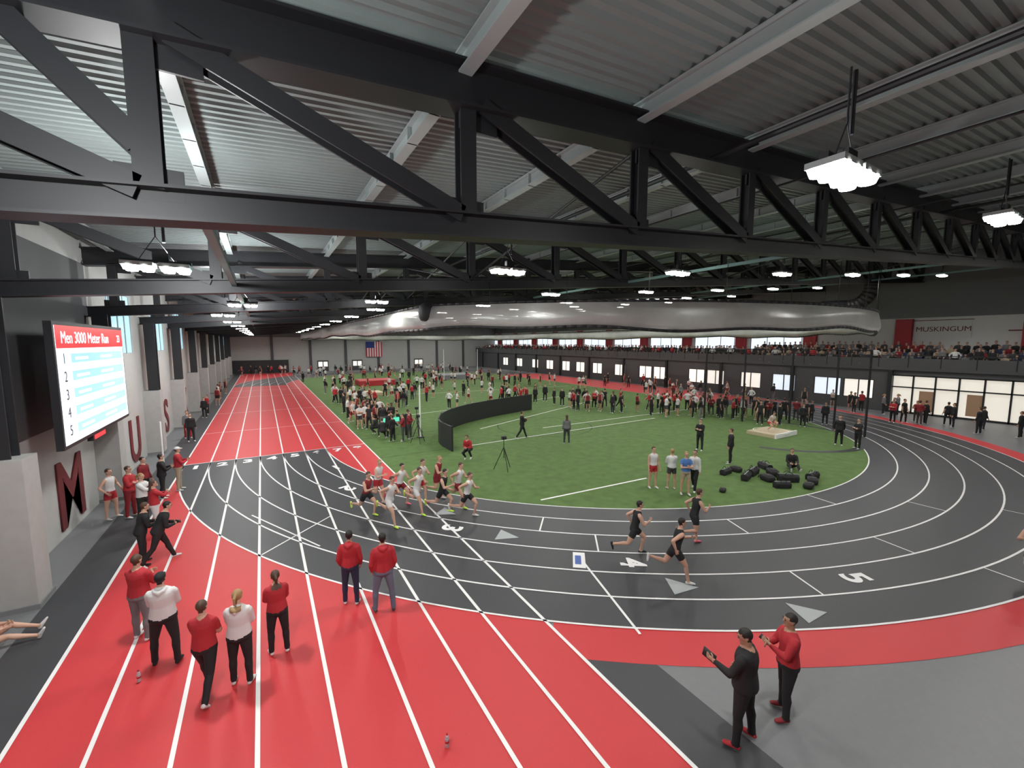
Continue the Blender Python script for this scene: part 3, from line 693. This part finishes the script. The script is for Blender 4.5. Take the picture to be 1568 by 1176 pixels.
for n_,(x,y,a,s) in enumerate([(18.3,10.1,.3,1.0),(18.9,9.5,1.2,1.05),(19.6,9.0,2.4,1.1),(20.2,8.3,.5,1.0),(19.2,10.3,.2,1.1),(19.9,9.8,.8,1.1),(18.2,11.0,.1,.9),(15.9,9.7,.4,.6),(20.9,8.6,0,1.0),(19.4,8.1,.2,.9),(18.5,8.7,2.6,.9),(19.0,11.0,1.6,.9),(20.6,10.5,1.1,1.0)]): bag(x,y,a,s,n_%2)
def bottle(x,y):
    b=MB(); prof=[(.03,0),(.035,.02),(.034,.12),(.03,.15),(.014,.19),(.014,.2)]
    for (r0,z0),(r1,z1) in zip(prof,prof[1:]): b.cyl((x,y,z0+.018),(x,y,z1+.018),r0,r1,GLASSM,12)
    b.cyl((x,y,.218),(x,y,.24),.016,.016,REDP,10); b.cyl((x,y,.09),(x,y,.13),.036,.036,REDP,12); b.obj('water_bottle',True)
bottle(-2.2,9.4);bottle(2.1,5.4)
b=MB(); b.cyl((8.5,25.6,.02),(8.5,25.6,3.4),.05,.05,WHT,8); b.box(8.3,8.7,25.4,25.8,.018,.06,STL); b.obj('marker_post')
b=MB(); b.cyl((-4.5,26.4,0.004),(-4.5,26.4,2.2),.04,.04,WHT,8); b.obj('marker_post')
b=MB(); b.box(6.6,8.6,27.6,28.3,.70,.74,MATBLK)
for x in(6.7,8.5):
    for y in(27.7,28.2): b.cyl((x,y,.018),(x,y,.7),.02,.02,STL,6)
for x in(6.9,7.6,8.2): b.box(x-.22,x+.22,27.9,27.93,.76,1.08,STL); b.box(x-.2,x+.2,27.89,27.9,.78,1.06,mat('monitor_green',(.1,.6,.4),.3,emit=(.1,.7,.45),es=.8))
b.obj('timing_table')
def padm(x,y,sx,sy,m,name='landing_mat',h=.7):
    b=MB(); b.box(x-sx,x+sx,y-sy,y+sy,.018,h,m); b.box(x-sx-.01,x+sx+.01,y-.02,y+.02,.018,h+.01,STL); b.box(x-sx+.1,x+sx-.1,y-sy+.1,y+sy-.1,h,h+.06,m); b.obj(name)
padm(28,66,3,2.5,mat('mat_gray',(.2,.2,.22),.7)); padm(14,62,2.5,2,REDP); padm(10,50,2,1.3,TAN,h=.3)
for x in(25,31): 
    b=MB(); b.cyl((x,62.9,.018),(x,62.9,5),.05,.05,WHT,8); b.box(x-.4,x+.4,62.7,63.1,.018,.1,STL); b.obj('vault_standard')
b=MB(); pr=None
for i in range(9):
    t=math.pi/2*i/8; p=(46.2,15.5-1.6*math.cos(t)+1.6,11.2-1.8*math.sin(t)) 
    if pr: b.cyl(pr,p,.55,.55,DUCT,16)
    pr=p
b.cyl((46.2,15.5,11.1),(46.2,15.5,12.8),.55,.55,DUCT,16); b.cyl((46.2,17.1,9.4),(46.2,19.2,9.4),.55,.65,DUCT,16); b.obj('ventilation_duct',True)
cd=bpy.data.cameras.new('camera'); cam=bpy.data.objects.new('camera',cd); sc.collection.objects.link(cam)
cd.sensor_width=36; cd.lens=636/1568*36; cd.clip_end=300
cam.location=(0,0,H); cam.rotation_euler=(math.radians(90-5.7),0,math.radians(-31.0)); sc.camera=cam
